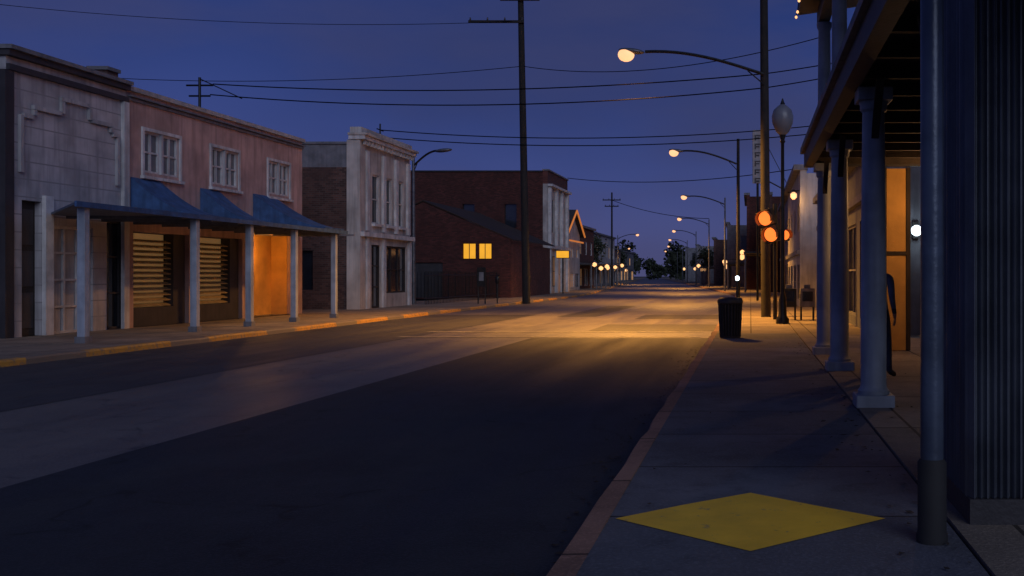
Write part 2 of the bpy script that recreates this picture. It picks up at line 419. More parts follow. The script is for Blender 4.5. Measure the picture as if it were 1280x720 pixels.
for (a,b_,c,d) in wins:
    m_ = (a+b_)/2
    o.window(X1, 1, a,m_-.05,c,d, M['trim_w'], M['glass_pale'], 1, 1, rec=.1, fw=.06); o.window(X1, 1, m_+.05,b_,c,d, M['trim_w'], M['glass_pale'], 1, 1, rec=.1, fw=.06)
    o.box('mullion', M['stucco_w'], X1-.12, X1+.03, m_-.05, m_+.05, c, d)
    o.box('window_surround', M['trim_w'], X1+.002, X1+.05, a-.1, a-.005, c-.1, d+.1); o.box('window_surround', M['trim_w'], X1+.002, X1+.05, b_+.005, b_+.1, c-.1, d+.1)
    o.box('window_surround', M['trim_w'], X1+.002, X1+.05, a, b_, d+.005, d+.1); o.box('window_sill', M['trim_w'], X1+.002, X1+.12, a-.14, b_+.14, c-.19, c-.105)
for k,(a,b_,c,d) in enumerate(bays[:2]):
    o.box('lit_interior', M['lit_bay'], X1-.5, X1-.42, a+.15, a+.15+(b_-a)*.72, .6, d-.02); o.box('bay_back', M['wood_d'], X1-.62, X1-.502, a, b_, c, d)
    n = 13
    for i in range(n):
        z = .62+i*(d-.75)/n
        o.prism('louvre_slats', M['louver'], [(X1-.36,a+.15,z+.06),(X1-.2,a+.15,z),(X1-.19,a+.15,z+.03),(X1-.35,a+.15,z+.09)], (0,(b_-a)*.72,0))
    o.box('louvre_frame', M['trim_d'], X1-.38, X1-.12, a+.02, a+.13, c, d); o.box('louvre_frame', M['trim_d'], X1-.38, X1-.12, a+.15+(b_-a)*.72, b_-.02, c, d)
    o.box('stall_riser', M['trim_d'], X1-.38, X1-.1, a+.13, a+.15+(b_-a)*.72, c, .6)
a,b_,c,d = bays[2]
o.box('recess_wall', M['orange_wall'], X1-1.0, X1-.9, a, b_, c, d); o.box('recess_side', M['orange_wall'], X1-.898, X1-.31, b_, b_+.1, c, d); o.box('recess_side', M['wood_d'], X1-.898, X1-.31, a-.1, a, c, d)
o.box('recess_ceiling', M['trim_g'], X1-.898, X1-.31, a, b_, d, d+.1)
o.box('wall_lamp_housing', M['metal_d'], X1-.895, X1-.75, 35.5, 35.65, 2.55, 2.62); o.lathe('wall_lamp_bulb', M['lens_warm'], X1-.8, 35.57, [(.02,2.4),(.06,2.44),(.06,2.5),(.02,2.548)], 10)
o.box('chimney', M['brick_y'], X1-1.4, X1-.9, 28.0, 28.5, 6.2, 7.3); o.box('chimney_cap', M['trim_g'], X1-1.45, X1-.85, 27.95, 28.55, 7.302, 7.4)
o.box('rooftop_unit', M['metal_g'], X1-4.2, X1-2.8, 35, 36.6, 6.2, 7.5)
p = o.done()
lamp('wall_lamp_light', 'POINT', (X1-.30,35.7,2.3), 60, (1,.43,.09), p, .06)
o = Obj('rooftop_mast', (-20.8,38,6.1))
o.tube('mast', M['metal_d'], [(-20.8,37.6,6.1),(-20.8,37.6,9.0)], .05); o.tube('arm', M['metal_d'], [(-21.3,37.6,8.7),(-20.3,37.6,8.7)], .035); o.tube('arm2', M['metal_d'], [(-21.2,37.6,8.3),(-20.4,37.6,8.3)], .035)
o.tube('brace', M['metal_d'], [(-20.8,37.6,8.95),(-19.2,37.6,8.2)], .02); o.box('junction_box', M['metal_g'], -20.95,-20.65,37.5,37.7,7.3,7.75); o.done()
# --- awnings
def awning(y0, y1, zt, zb, xf):
    o = Obj('awning', (X1, (y0+y1)/2, zt)); b = o.bm('canvas', M['awn']); n = 12; prev = None
    prof = []
    for i in range(n+1):
        t = i/n; x = X1+.01+(xf-X1)*t; z = zt-(zt-zb)*(1-(1-t)**1.7)
        prof.append((x,z))
    ny = 10
    grid = [[b.verts.new((x, y0+(y1-y0)*j/ny, z-.05*math.sin(math.pi*((j*2.0/ny)%1.0))*(i/n)*.8)) for j in range(ny+1)] for i,(x,z) in enumerate(prof)]
    for i in range(n):
        for j in range(ny): b.faces.new([grid[i][j],grid[i][j+1],grid[i+1][j+1],grid[i+1][j]])
    for yy in (y0+.004,y1-.004):
        for i in range(n):
            (xa,za),(xb,zb_) = prof[i],prof[i+1]
            b.faces.new([b.verts.new((xa,yy,za)),b.verts.new((xb,yy,zb_)),b.verts.new((xb,yy,zb-.12)),b.verts.new((xa,yy,zb-.12))])
    b.faces.new([b.verts.new(q) for q in ((xf,y0,zb),(xf,y1,zb),(xf+.01,y1,zb-.16),(xf+.01,y0,zb-.16))])
    o.tube('frame', M['metal_g'], [(xf,y0,zb-.1),(xf,y1,zb-.1)], .025)
    o.sm.add('canvas'); o.done()
awning(27.6, 29.0, 4.25, 3.22, -15.3); awning(31.1, 32.2, 4.25, 3.22, -15.4); awning(34.4, 36.0, 4.35, 3.2, -14.7)
# --- street canopy on posts
o = Obj('shop_canopy', (-15,29,3))
o.prism('deck', M['canopy'], [(-14.2,20.9,3.0),(-14.2,35.0,3.0),(-17.15,38.0,3.0),(-17.15,24.4,3.0)], (0,0,.05))
o.prism('fascia', M['awn'], [(-14.19,20.9,2.96),(-14.19,35.0,2.96),(-14.14,35.0,2.96),(-14.14,20.9,2.96)], (0,0,.12))
for y in (21.4,25.7,28.5,31.3,34.3):
    s = .085
    o.box('posts', M['col'], -14.34-s,-14.34+s,y-s,y+s,ZS,2.96,bev=.015); o.box('post_bases', M['trim_g'], -14.34-s-.03,-14.34+s+.03,y-s-.03,y+s+.03,ZS,.2)
for i in range(9):
    y=24.9+i*1.35; o.box('joists', M['trim_g'], -17.1,-14.2,y-.03,y+.03,2.93,2.999)
o.done()

# --- cream corner building
X3 = -16.9
o = Obj('cream_corner_building', (X3,46,0))
w3 = [(44.5,45.35,3.85,6.05),(46.1,46.95,3.85,6.05),(47.7,48.5,3.85,6.05)]; g3=[(44.4,45.5,ZS,2.9),(46.0,48.9,.7,2.9)]
o.wall('front_wall', M['cream'], 'x', X3, X3-.35, 43, 49.4, 0, 7.4, w3+g3)
sw = [(-19.8,-18.9,.9,2.6),(-23.5,-22.5,3.9,5.4)]
o.wall('side_wall', M['brick_y'], 'y', 43, 43.35, -30, X3-.352, 0, 6.2, sw)
for h in sw: o.box('side_window', M['glass'], h[0],h[1],43.18,43.2,h[2],h[3])
o.box('side_parapet', M['trim_g'], -30, X3-.352, 43.0, 43.35, 6.202, 7.2); o.box('side_coping', M['trim_g'], -30, X3-.36, 42.93, 43.4, 7.202, 7.3)
o.box('roof', M['roof'], -30, X3-.352, 43.35, 49.4, 6.3, 6.4); o.box('far_wall', M['brick_y'], -30, X3-.352, 49.1,49.4,0,6.298)
o.box('corner_quoin', M['cream'], X3-.5, X3+.08, 42.9, 43.5, 0, 7.38)
for y in (43.62,45.6,47.2,48.85): o.box('pilasters', M['trim_w'], X3+.002, X3+.12, y, y+.3, 3.5, 7.0)
for y in (43.62,45.6,49.05): o.box('pilasters_low', M['trim_w'], X3+.002, X3+.12, y, y+.3, 0, 3.2)
o.box('mid_cornice', M['trim_w'], X3+.002, X3+.25, 42.95, 49.45, 3.22, 3.42)
o.box('cornice', M['trim_w'], X3-.4, X3+.3, 42.85, 49.5, 7.402, 7.58); o.box('cornice_cap', M['cream'], X3-.42, X3+.4, 42.8, 49.55, 7.582, 7.68); o.box('attic', M['cream'], X3-.4,X3+.1,43.0,49.4,7.682,7.95)
for i in range(16): o.box('dentils', M['trim_w'], X3+.125, X3+.24, 43.1+i*.4, 43.27+i*.4, 7.2, 7.399)
for h in w3:
    o.window(X3, 1, *h, M['trim_w'], M['glass'], 0, 1); o.box('sills', M['trim_w'], X3+.002,X3+.16,h[0]-.1,h[1]+.1,h[2]-.12,h[2]-.002)
o.window(X3,1,*g3[0],M['wood_d'],M['glass'],0,2,part='door'); o.window(X3,1,*g3[1],M['wood_d'],M['glass'],2,1,part='shopfront')
o.done()
o = Obj('rooftop_mast', (-18,48.4,6.4)); o.tube('mast', M['metal_d'], [(-18,48.4,6.4),(-18,48.4,8.9)], .04); o.tube('arm', M['metal_d'], [(-18,48.0,8.6),(-18,48.8,8.6)], .03); o.done()

# --- low brick annex, dark
o = Obj('low_brick_annex', (-21.6,70,0))
gw=[(-25.8,-23.4,ZS,2.4),(-22.6,-20.4,ZS,2.4),(-19.1,-18.2,2.6,3.7),(-18.05,-17.15,2.6,3.7)]
o.wall('front_wall', M['brickd_y'], 'y', 66, 66.25, -27.6, -15.9, 0, 3.9, gw)
o.prism('gable', M['brickd_y'], [(-27.6,66,3.902),(-15.9,66,3.902),(-21.7,66,6.4)], (0,.25,0))
o.prism('roof', M['roof_brown'], [(-28.1,65.95,3.8),(-21.7,65.95,6.45),(-15.7,65.95,3.86),(-15.7,65.95,3.93),(-21.7,65.95,6.54),(-28.1,65.95,3.9)], (0,14,0))
o.box('side_wall', M['brickd_x'], -16.15,-15.9,66.252,79,0,3.7)
for h in gw[:2]: o.box('garage_door', M['trim_d'], h[0],h[1],66.14,66.18,h[2],h[3])
for h in gw[2:]: o.box('lit_window', M['lit_yellow'], h[0]+.06,h[1]-.06,66.1,66.14,h[2]+.06,h[3]-.06); o.box('window_bar', M['trim_d'], (h[0]+h[1])/2-.02,(h[0]+h[1])/2+.02,66.04,66.08,h[2],h[3])
o.done()
# --- dark brick building
o = Obj('dark_brick_building', (X3,88,0))
w4=[(84.3,85.6,5.2,8.0),(86.7,88.0,5.2,8.0),(89.1,90.4,5.2,8.0)]; g4=[(84.2,87.0,.6,3.2),(88.2,90.6,.1,3.2)]
o.wall('front_wall', M['cream'], 'x', X3, X3-.4, 83, 92, 0, 9.2, w4+g4)
o.wall('side_wall', M['brickd_y'], 'y', 83, 83.4, -45, X3-.402, 0, 10.2, [(-20.5,-19.5,5.5,7.5),(-24,-23,5.5,7.5)])
o.box('front_parapet', M['brickd_x'], X3-.4, X3, 83, 92, 9.202, 10.3); o.box('parapet_cap', M['trim_g'], X3-.45,X3+.1,82.95,92.05,10.302,10.42)
o.box('side_cap', M['trim_d'], -45, X3-.46, 82.9,83.5,10.202,10.3); o.box('roof', M['roof'], -45,X3-.402,83.4,92,9.3,9.4); o.box('side_glass', M['glass'], -24.2,-19.3,83.25,83.28,5.5,7.5)
for y in (83.2,86.0,88.4,91.0): o.box('pilasters', M['trim_w'], X3+.002,X3+.25,y,y+.45,0,9.0)
o.box('cornice', M['trim_w'], X3+.002,X3+.4,83,92,9.0,9.2); o.box('mid_cornice', M['trim_w'], X3+.002,X3+.35,83,92,3.8,4.1)
for h in w4: o.window(X3,1,*h,M['trim_d'],M['glass'],1,1)
for h in g4: o.window(X3,1,*h,M['trim_d'],M['lit_dim'],1,1,part='shopfront')
o.done()
o = Obj('lit_shop_sign', (-15.3,81.5,3.3)); o.box('panel', M['lit_yellow'], -15.9,-14.9,81.6,81.7,3.0,3.55); o.box('frame', M['trim_d'], -15.95,-14.85,81.702,81.8,2.95,3.6); o.tube('post', M['metal_d'], [(-15.4,81.75,0),(-15.4,81.75,2.95)], .06); o.done()

# --- generic distant shop building
def shop(name, xf, sg, y0, y1, h, mfront, mside, floors=2, bay=3.2, depth=12, lit=.15, gallery=False, gable=False, bulbs=False):
    o = Obj(name, (xf,(y0+y1)/2,0)); n = max(2, int((y1-y0)/bay)); holes = []; kinds = []
    fh = (h-.9)/floors; bw = (y1-y0)/n
    for f in range(floors):
        for i in range(n):
            a = y0+bw*i; w = bw*(.42 if f else .72)
            z0 = f*fh+(.9 if f else .35); z1 = f*fh+fh-(.6 if f else .7)
            holes.append((a+(bw-w)/2, a+(bw+w)/2, z0, z1))
    o.wall('front_wall', mfront, 'x', xf, xf-sg*.3, y0, y1, 0, h, holes)
    xb = xf-sg*depth; a_, b_ = min(xb, xf-sg*.302), max(xb, xf-sg*.302)
    sh = []
    xx = a_+1.5
    while xx < b_-2 and floors > 1: sh.append((xx,xx+1,fh+.9,fh*2-.6)); xx += 3
    o.wall('near_wall', mside, 'y', y0, y0+.3, a_, b_, 0, h-.15, sh)
    for s_ in sh: o.box('side_glass', M['glass'], s_[0],s_[1],y0+.15,y0+.18,s_[2],s_[3])
    o.box('far_wall', mside, a_, b_, y1-.3, y1, 0, h-.15)
    if gable:
        o.prism('gable_front', mfront, [(xf,y0,h+.002),(xf,y1,h+.002),(xf,(y0+y1)/2,h+2.2)], (-sg*.3,0,0))
        o.prism('roof', M['roof'], [(xf+sg*.4,y0-.4,h-.25),(xf+sg*.4,(y0+y1)/2,h+2.22),(xf+sg*.4,y1+.4,h-.25),(xf+sg*.4,y1+.4,h-.1),(xf+sg*.4,(y0+y1)/2,h+2.4),(xf+sg*.4,y0-.4,h-.1)], (-sg*depth,0,0))
        o.tube('eave_lights', M['lit_string'], [(xf+sg*.5,y0-.3,h-.2),(xf+sg*.5,(y0+y1)/2,h+2.3),(xf+sg*.5,y1+.3,h-.2)], .09)
        o.box('lit_fascia', M['lit_string'], xf+sg*.4, xf+sg*.5, y0+.5, y1-.5, h-.9, h-.75)
    else:
        o.box('roof', M['roof'], a_, b_, y0+.3, y1-.3, h-.6, h-.5)
        o.box('cornice', M['trim_g'], xf-sg*.35, xf+sg*.3, y0-.06, y1+.06, h+.002, h+.25)
        o.box('string_course', M['trim_g'], xf+sg*.002, xf+sg*.15, y0, y1, fh-.25, fh-.05)
    for k, hh in enumerate(holes):
        gm = M['glass']
        if random.random() < lit: gm = M['lit_win'] if random.random() < .5 else M['lit_dim']
        o.window(xf, sg, *hh, M['trim_w'] if k % 3 else M['trim_g'], gm, 1 if k < n else 0, 1, part='window_lit' if gm != M['glass'] else 'window')
    if gallery:
        xo = xf+sg*2.2
        o.box('gallery_roof', M['trim_d'], min(xf+sg*.01,xo),max(xf+sg*.01,xo),y0,y1,fh-.35,fh-.2)
        for i in range(n+1):
            y = y0+.2+(y1-y0-.4)*i/n; o.tube('gallery_posts', M['trim_g'], [(xo-sg*.15,y,ZS),(xo-sg*.15,y,fh-.35)], .08)
    if bulbs:   # bulkhead lights over the pavement
        for i in range(3):
            y = y0+.6+(y1-y0)*i/3.2; xo = xf+sg*(2.35 if gallery else .35); z = fh-.55+random.uniform(-.2,.5); r=.16+.0008*y
            o.lathe('bulkhead_lights', M['lens_warm'], xo, y, [(.04,z-r),(r,z-r*.4),(r,z+r*.4),(.04,z+r)], 10)
            o.box('light_brackets', M['metal_d'], min(xo,xf), max(xo,xf), y-.03, y+.03, z+r+.002, z+r+.05)
    return o.done()
shop('gabled_shop', -18.0, 1, 96, 105, 5.8, M['stucco_w'], M['brickd_y'], 2, 3, 14, .5, gable=True)
shop('brick_shop', -19.2, 1, 107, 122, 7.0, M['brickd_x'], M['brickd_y'], 2, 3.5, 14, .4, gallery=True, bulbs=True)
shop('white_shop', -22.5, 1, 140, 165, 7.6, M['stucco_w'], M['stucco_w'], 2, 4, 14, .2, gallery=True, bulbs=True)
shop('brick_shop', -28, 1, 175, 215, 7, M['brick_x'], M['brick_y'], 2, 5, 14, .3, bulbs=True)
shop('white_shop', -34, 1, 235, 290, 8, M['trim_g'], M['trim_g'], 2, 6, 14, .4, bulbs=True)
shop('blue_grey_shop', 3.0, -1, 24, 43, 4.6, M['dusk_wall'], M['dusk_wall'], 1, 3.5, 6, .5)
shop('white_corner_shop', 2.3, -1, 46, 61, 6.4, M['stucco_w'], M['stucco_w'], 2, 3.5, 10, .15)
shop('grey_shop', 2.6, -1, 64, 84, 6.9, M['trim_g'], M['trim_g'], 2, 3.5, 10, .3)
shop('dark_brick_shop', 1.6, -1, 87, 104, 8.6, M['brickd_x'], M['brickd_y'], 2, 3.5, 10, .5, gallery=True, bulbs=True)
shop('dark_brick_shop', -.4, -1, 107, 124, 10.2, M['brickd_x'], M['brickd_y'], 3, 3.5, 10, .5, gallery=True, bulbs=True)
shop('grey_shop', -3.0, -1, 128, 148, 8.2, M['trim_g'], M['trim_g'], 2, 3.5, 10, .5, bulbs=True)
shop('brick_shop', -5.6, -1, 152, 185, 7.2, M['brick_x'], M['brick_y'], 2, 4, 10, .5, gallery=True, bulbs=True)
shop('white_shop', -10.5, -1, 195, 240, 7.5, M['trim_g'], M['trim_g'], 2, 5, 10, .5, bulbs=True)
shop('grey_shop', -17, -1, 260, 310, 9, M['trim_g'], M['trim_g'], 2, 5, 12, .6, bulbs=True)

# ------------------------------------------------------------------ right gallery building
o = Obj('gallery_building', (4.2,14,0))
gh=[(6.8,8.3,.1,2.7),(9.2,11.4,.7,2.7),(12.3,13.5,.1,2.7),(14.4,16.6,.7,2.7),(17.4,18.4,.1,2.7),(7.5,8.5,4.6,6.2),(10,11,4.6,6.2),(13,14,4.6,6.2),(16,17,4.6,6.2)]
o.wall('front_wall', M['dusk_wall'], 'x', 4.2, 4.5, 6.5, 19.2, 0, 6.6, gh)
for i,h in enumerate(gh): o.window(4.2,-1,*h,M['trim_d'],M['lit_win'] if i in (3,) else M['glass'],0,1,part='lit_pane' if i in(3,) else 'window')
o.box('end_wall', M['brick_y'], 4.502, 10, 18.9, 19.2, 0, 6.6)
o.box('gallery_floor', M['wood_d'], 1.2,4.19,3,18.9,3.72,3.82); o.box('fascia', M['trim_d'], 1.02,1.19,3,18.95,3.56,3.9); o.box('end_fascia', M['trim_d'], 1.19,4.19,18.8,18.95,3.58,3.718)
o.box('gutter_trim', M['trim_g'], .95,1.018,3,18.98,3.82,3.92)
for i in range(14):
    y=5.5+i*1.0; o.box('joists', M['wood_d'], 1.2,4.19,y-.04,y+.04,3.58,3.719)
o.prism('upper_roof', M['trim_d'], [(.9,3,6.42),(4.19,3,6.9),(4.19,3,7.02),(.9,3,6.55)], (0,15.8,0)); o.box('upper_beam', M['trim_d'], 1.25,1.45,3,18.7,6.15,6.42)
for y in (7.3,11,15.2,18.3):
    cx=1.36
    if y>8:
        o.lathe('columns', M['col'], cx,y,[(.17,.2),(.175,.24),(.15,.27),(.142,.32),(.145,1.2),(.125,3.2),(.122,3.3),(.15,3.33),(.15,3.38),(.165,3.42)],28)
        o.box('column_plinths', M['col'], cx-.21,cx+.21,y-.21,y+.21,ZS,.2,bev=.012); o.box('column_caps', M['col'], cx-.19,cx+.19,y-.19,y+.19,3.42,3.559,bev=.008)
    o.lathe('upper_columns', M['col'], cx,y,[(.14,3.9),(.125,3.98),(.12,5),(.11,6.0),(.14,6.08),(.14,6.149)],24)
    for sgn in (-1,1):
        o.prism('brackets', M['wood_d'], [(1.32,y+sgn*.14,3.0+.0),(1.32,y+sgn*.16,3.1),(1.32,y+sgn*.62,3.556),(1.32,y+sgn*.52,3.556)], (.08,0,0))
# timber-framed panel at the porch end, warm light put in as orange colour
o.box('warm_glow_panel', M['orange_wall'], 2.60,2.97,19.0,19.1,ZS+.02,3.55); o.box('screen_frame', M['wood_d'], 2.50,2.598,18.97,19.12,ZS+.02,3.57); o.box('screen_frame', M['wood_d'], 2.972,3.05,18.97,19.12,ZS+.02,3.57); o.box('screen_frame', M['wood_d'], 2.599,2.971,18.975,18.998,1.9,1.97)
p = o.done()
o = Obj('string_lights', (.9,17,6.4)); pts=[]
for i in range(25):
    y=12+i*.28; pts.append((.86,y,6.40-.05*math.sin(i*math.pi/4)**2))
o.tube('cord', M['cable'], pts, .008, 5)
for i in range(0,25,2): q=pts[i]; o.lathe('bulbs', M['lens_warm'], q[0],q[1],[(.008,q[2]-.06),(.024,q[2]-.045),(.022,q[2]-.02),(.008,q[2]-.005)],8)
o.done()
def lantern(x,y,z,en):
    o = Obj('porch_lantern', (x,y,z)); o.tube('chain', M['metal_d'], [(x,y,z+.2),(x,y,3.58)], .01,6)
    o.lathe('cap', M['metal_d'], x,y,[(.13,z+.1),(.1,z+.15),(.02,z+.22)],8,smooth=False); o.lathe('glass', M['lens_warm'], x,y,[(.06,z-.12),(.09,z+.08),(.09,z+.098)],8)
    for a in range(4):
        c,s_=math.cos(a*1.571+.78),math.sin(a*1.571+.78); o.tube('bars', M['metal_d'], [(x+.07*c,y+.07*s_,z-.14),(x+.11*c,y+.11*s_,z+.1)], .008,5)
    p=o.done(); lamp('lantern_light','POINT',(x,y,z-.22),en,(1,.52,.2),p,.08)
lantern(3.45,17.4,3.2,75)
o = Obj('wall_lamp', (3.97,23.9,2.58)); o.box('backplate', M['metal_d'], 3.9,4.04,23.9,23.99,2.4,2.8); o.lathe('bulb', M['lens_cool'], 3.97,23.78,[(.04,2.46),(.11,2.51),(.13,2.59),(.11,2.66),(.04,2.71)],14); p=o.done()
lamp('wall_lamp_light','POINT',(3.97,23.55,2.58),9,(.75,.88,1),p,.06)
# corrugated pier
o = Obj('corrugated_metal_pier', (1.7,6.1,0)); b=o.bm('cladding', M['corr']); prev=None; n=190
path=[]
for i in range(n+1): x=1.27+i*1.1/n; path.append((x,5.74+.017*math.cos(i*2*math.pi/6.6)))
for i in range(1,60): y=5.76+i*.75/60; path.insert(0,(1.27+.012*math.cos(i*2*math.pi/6.2)-.01,y))
for (x,y) in path:
    cur=[b.verts.new((x,y,.22)),b.verts.new((x,y,7))]
    if prev: b.faces.new([prev[0],cur[0],cur[1],prev[1]])
    prev=cur
o.sm.add('cladding'); o.box('core', M['trim_d'], 1.3,2.35,5.78,6.48,ZS,6.9); o.box('base_flashing', M['trim_d'], 1.26,2.36,5.71,6.52,ZS,.218)
o.done()
o = Obj('steel_post', (.985,5.4,0)); o.lathe('shaft', M['bluepole'], .985,5.4,[(.062,.48),(.062,7.0)],28); o.lathe('sleeve', M['rubber'], .985,5.4,[(.085,ZS),(.085,.1),(.078,.12),(.078,.49),(.064,.51)],28)
o.done()

# ------------------------------------------------------------------ utility poles, lamps, wires
def upole(x,y,h,lean=(0,0),arms=(),r=.17):
    o = Obj('utility_pole', (x,y,0)); o.tube('shaft', M['pole_wood'], [(x,y,-.05),(x+lean[0]*.5,y,h*.5),(x+lean[0],y,h)], [r,r*.86,r*.7], 14)
    for (z,x0,x1) in arms:
        xc=x+lean[0]*z/h; o.box('crossarm', M['pole_wood'], xc+x0,xc+x1,y-.28,y-.17,z-.07,z+.07)
        k=x0+.1
        while k<x1: o.lathe('insulators', M['metal_g'], xc+k,y-.22,[(.03,z+.07),(.06,z+.12),(.03,z+.16),(.05,z+.2),(.02,z+.24)],8); k+=(x1-x0-.2)/3+.001
    return o.done()
upole(-12.6,56,18.6,(-.35,0),[(17.0,-1.1,1.1),(15.75,-2.9,.2)],.22)
upole(.55,35,15,(-.1,0),[(14,-1,1)],.18)
upole(-19.9,143,13.5,(0,0),[(12.4,-1.3,1.3),(11.5,-1,1)],.16)
upole(-.75,61,9.9,(0,0),(),.13)
def slamp(px,py,hx,z,en,pole=True,sg=-1,name='street_lamp',lit=True):
    o = Obj(name, (px,py,0))
    if pole: o.tube('pole', M['metal_g'], [(px,py,0),(px,py,z-.1)], [.11,.07],12)
    L=hx-px; pts=[]
    for i in range(13):
        t=i/12; pts.append((px+L*.88*t, py, z-.75+.80*math.sin(t*math.pi*.55)))
    o.tube('arm', M['metal_d'], pts, .055, 8); o.tube('brace', M['metal_d'], [(px,py,z-1.1),(px+L*.12,py,z-.62)], .025,6)
    b=o.bm('head', M['metal_g']); m_=Matrix.Translation((hx-L*.02,py,z+.06))@Matrix.Rotation(math.radians(6 if L<0 else -6),4,'Y')@Matrix.Diagonal((.46,.19,.10,1))
    bmesh.ops.create_uvsphere(b,u_segments=20,v_segments=10,radius=1,matrix=m_); o.sm.add('head')
    if lit:
        b=o.bm('lens', M['lens_orange']); m_=Matrix.Translation((hx+L*.02,py,z-.07))@Matrix.Diagonal((.29,.22,.24,1))
        bmesh.ops.create_uvsphere(b,u_segments=18,v_segments=10,radius=1,matrix=m_); o.sm.add('lens')
    p=o.done()
    if en: lamp('lamp_light','SPOT',(hx,py,z-.40),en,(1,.43,.07),p,.25,(140,.85))
    return p
slamp(.47,34.8,-4.25,9.3,17500,pole=False)
slamp(-.85,60.8,-4.6,9.1,11500,pole=False)
slamp(-2.4,94,-6.2,9.0,9000)
slamp(-5.4,130,-9.2,9.0,8000)
slamp(-9,165,-12.6,9.0,0); slamp(-13,205,-16.5,9,0); slamp(-24,180,-20.5,9,6000); slamp(-17,250,-20.5,9,0); slamp(-37,270,-33,9,0); slamp(-22,300,-25.5,9,0)
slamp(-17.6,52,-16.0,8.0,0,lit=False)
def wire(p0,p1,sag,r=.016):
    p0=Vector(p0);p1=Vector(p1);o=Obj('power_line',p0); pts=[]
    for i in range(25):
        t=i/24; q=p0.lerp(p1,t); q.z-=sag*4*t*(1-t); pts.append(q)
    o.tube('p',M['cable'],pts,r,5); o.done()
wire((-20.3,37.6,8.75),(.5,35.2,8.65),.40,.022); wire((-20.4,37.6,8.35),(.5,35.2,8.15),.50,.022)
wire((.5,35.2,8.65),(5,33,9.0),.05,.02); wire((.5,35.2,8.15),(5,33,8.6),.05,.02)
wire((-18,48.4,8.6),(3.3,46.5,8.55),.5,.024); wire((-18,48.0,8.2),(3.3,46.3,8.15),.5,.024)
wire((-16.8,91.5,10.5),(3.0,66,8.6),.6,.03); wire((-19.9,143,12.4),(-5.4,130,9),.6,.04)
wire((-12.8,56,13.3),(3.2,40,11.2),.8,.02); wire((-45,62,14.2),(-12.8,56,13.3),.7,.02)
wire((-12.9,55.8,17.1),(6,30,15),.8,.018); wire((-48,50,16.5),(-12.9,55.8,15.8),1,.016)
# globe lamp
o = Obj('globe_street_lamp', (.97,30,0))
o.lathe('post', M['metal_d'], .97,30,[(.2,ZS),(.2,.2),(.13,.3),(.11,.8),(.07,1.0),(.055,4.0),(.05,5.5),(.09,5.55),(.06,5.6),(.1,5.75)],16)
o.lathe('globe', M['globe'], .97,30,[(.1,5.75),(.2,5.85),(.31,6.1),(.33,6.3),(.27,6.5),(.14,6.62),(.05,6.68)],22)
o.lathe('finial', M['metal_d'], .97,30,[(.08,6.68),(.05,6.74),(.015,6.85)],10); o.done()
# traffic light
def sighead(o,x,y,z,ang,nsec,on,S=1.0,tilt=0):
    R=Matrix.Translation((x,y,z))@Matrix.Rotation(tilt,4,'Y')@Matrix.Rotation(ang,4,'Z')@Matrix.Scale(S,4)
    def add(part,m,bmf):
        b=o.bm(part,m); pre=set(b.verts); bmf(b)
        for v in b.verts:
            if v not in pre: v.co=R@v.co
    for i in range(nsec):
        zz=(nsec-1)*.17-i*.34
        def hb(b): bmesh.ops.create_cube(b,size=1,matrix=Matrix.Translation((0,.1,zz))@Matrix.Diagonal((.33,.2,.325,1)))
        add('signal_housing',M['metal_d'],hb); o.bev['signal_housing']=.02
        def lens(b): bmesh.ops.create_cone(b,cap_ends=True,segments=20,radius1=.14,radius2=.13,depth=.03,matrix=Matrix.Translation((0,-.015,zz))@Matrix.Rotation(math.pi/2,4,'X'))
        add('signal_lens_on' if i in on else 'signal_lens_off', M['lens_red'] if i in on else M['rubber'], lens)
        def vis(b):
            pr=None
            for k in range(15):
                a=math.radians(-35+k*250/14); c=(math.cos(a)*.155,math.sin(a)*.155)
                cur=[b.verts.new((c[0],0,zz+c[1])),b.verts.new((c[0]*1.02,-.17,zz+c[1]*1.02+.0))]
                if pr: b.faces.new([pr[0],cur[0],cur[1],pr[1]])
                pr=cur
        add('signal_visor',M['visor'],vis)
o = Obj('traffic_light', (.6,33,0)); o.tube('post', M['metal_d'], [(.82,33,0),(.82,33,3.9)], .07,12)
sighead(o,.58,32.6,3.12,math.radians(-20),2,(0,1),1.65,math.radians(-20)); sighead(o,1.14,32.8,2.85,math.radians(30),1,(0,),1.15)
o.tube('bracket', M['metal_d'], [(.82,33,3.4),(.6,32.8,3.4)], .03); o.tube('bracket', M['metal_d'], [(.82,33,2.9),(.65,32.8,2.9)], .03); o.tube('bracket', M['metal_d'], [(.82,33,2.85),(1.12,32.95,2.85)], .03)
p=o.done(); lamp('signal_light','POINT',(.3,31.9,3.2),9,(1,.25,.05),p,.08)
# orange wall lantern
o = Obj('wall_lantern', (2.0,45.9,5.25)); o.box('bracket', M['metal_d'], 1.98,2.3,46.05,46.1,5.42,5.47); o.lathe('glass', M['lens_orange'], 2.0,46.07,[(.06,5.05),(.15,5.15),(.15,5.3),(.05,5.38)],12); o.lathe('cap', M['metal_d'], 2.0,46.07,[(.2,5.382),(.05,5.5)],12); p=o.done()
lamp('wall_lantern_light','POINT',(1.9,45.7,4.95),40,(1,.5,.15),p,.15)
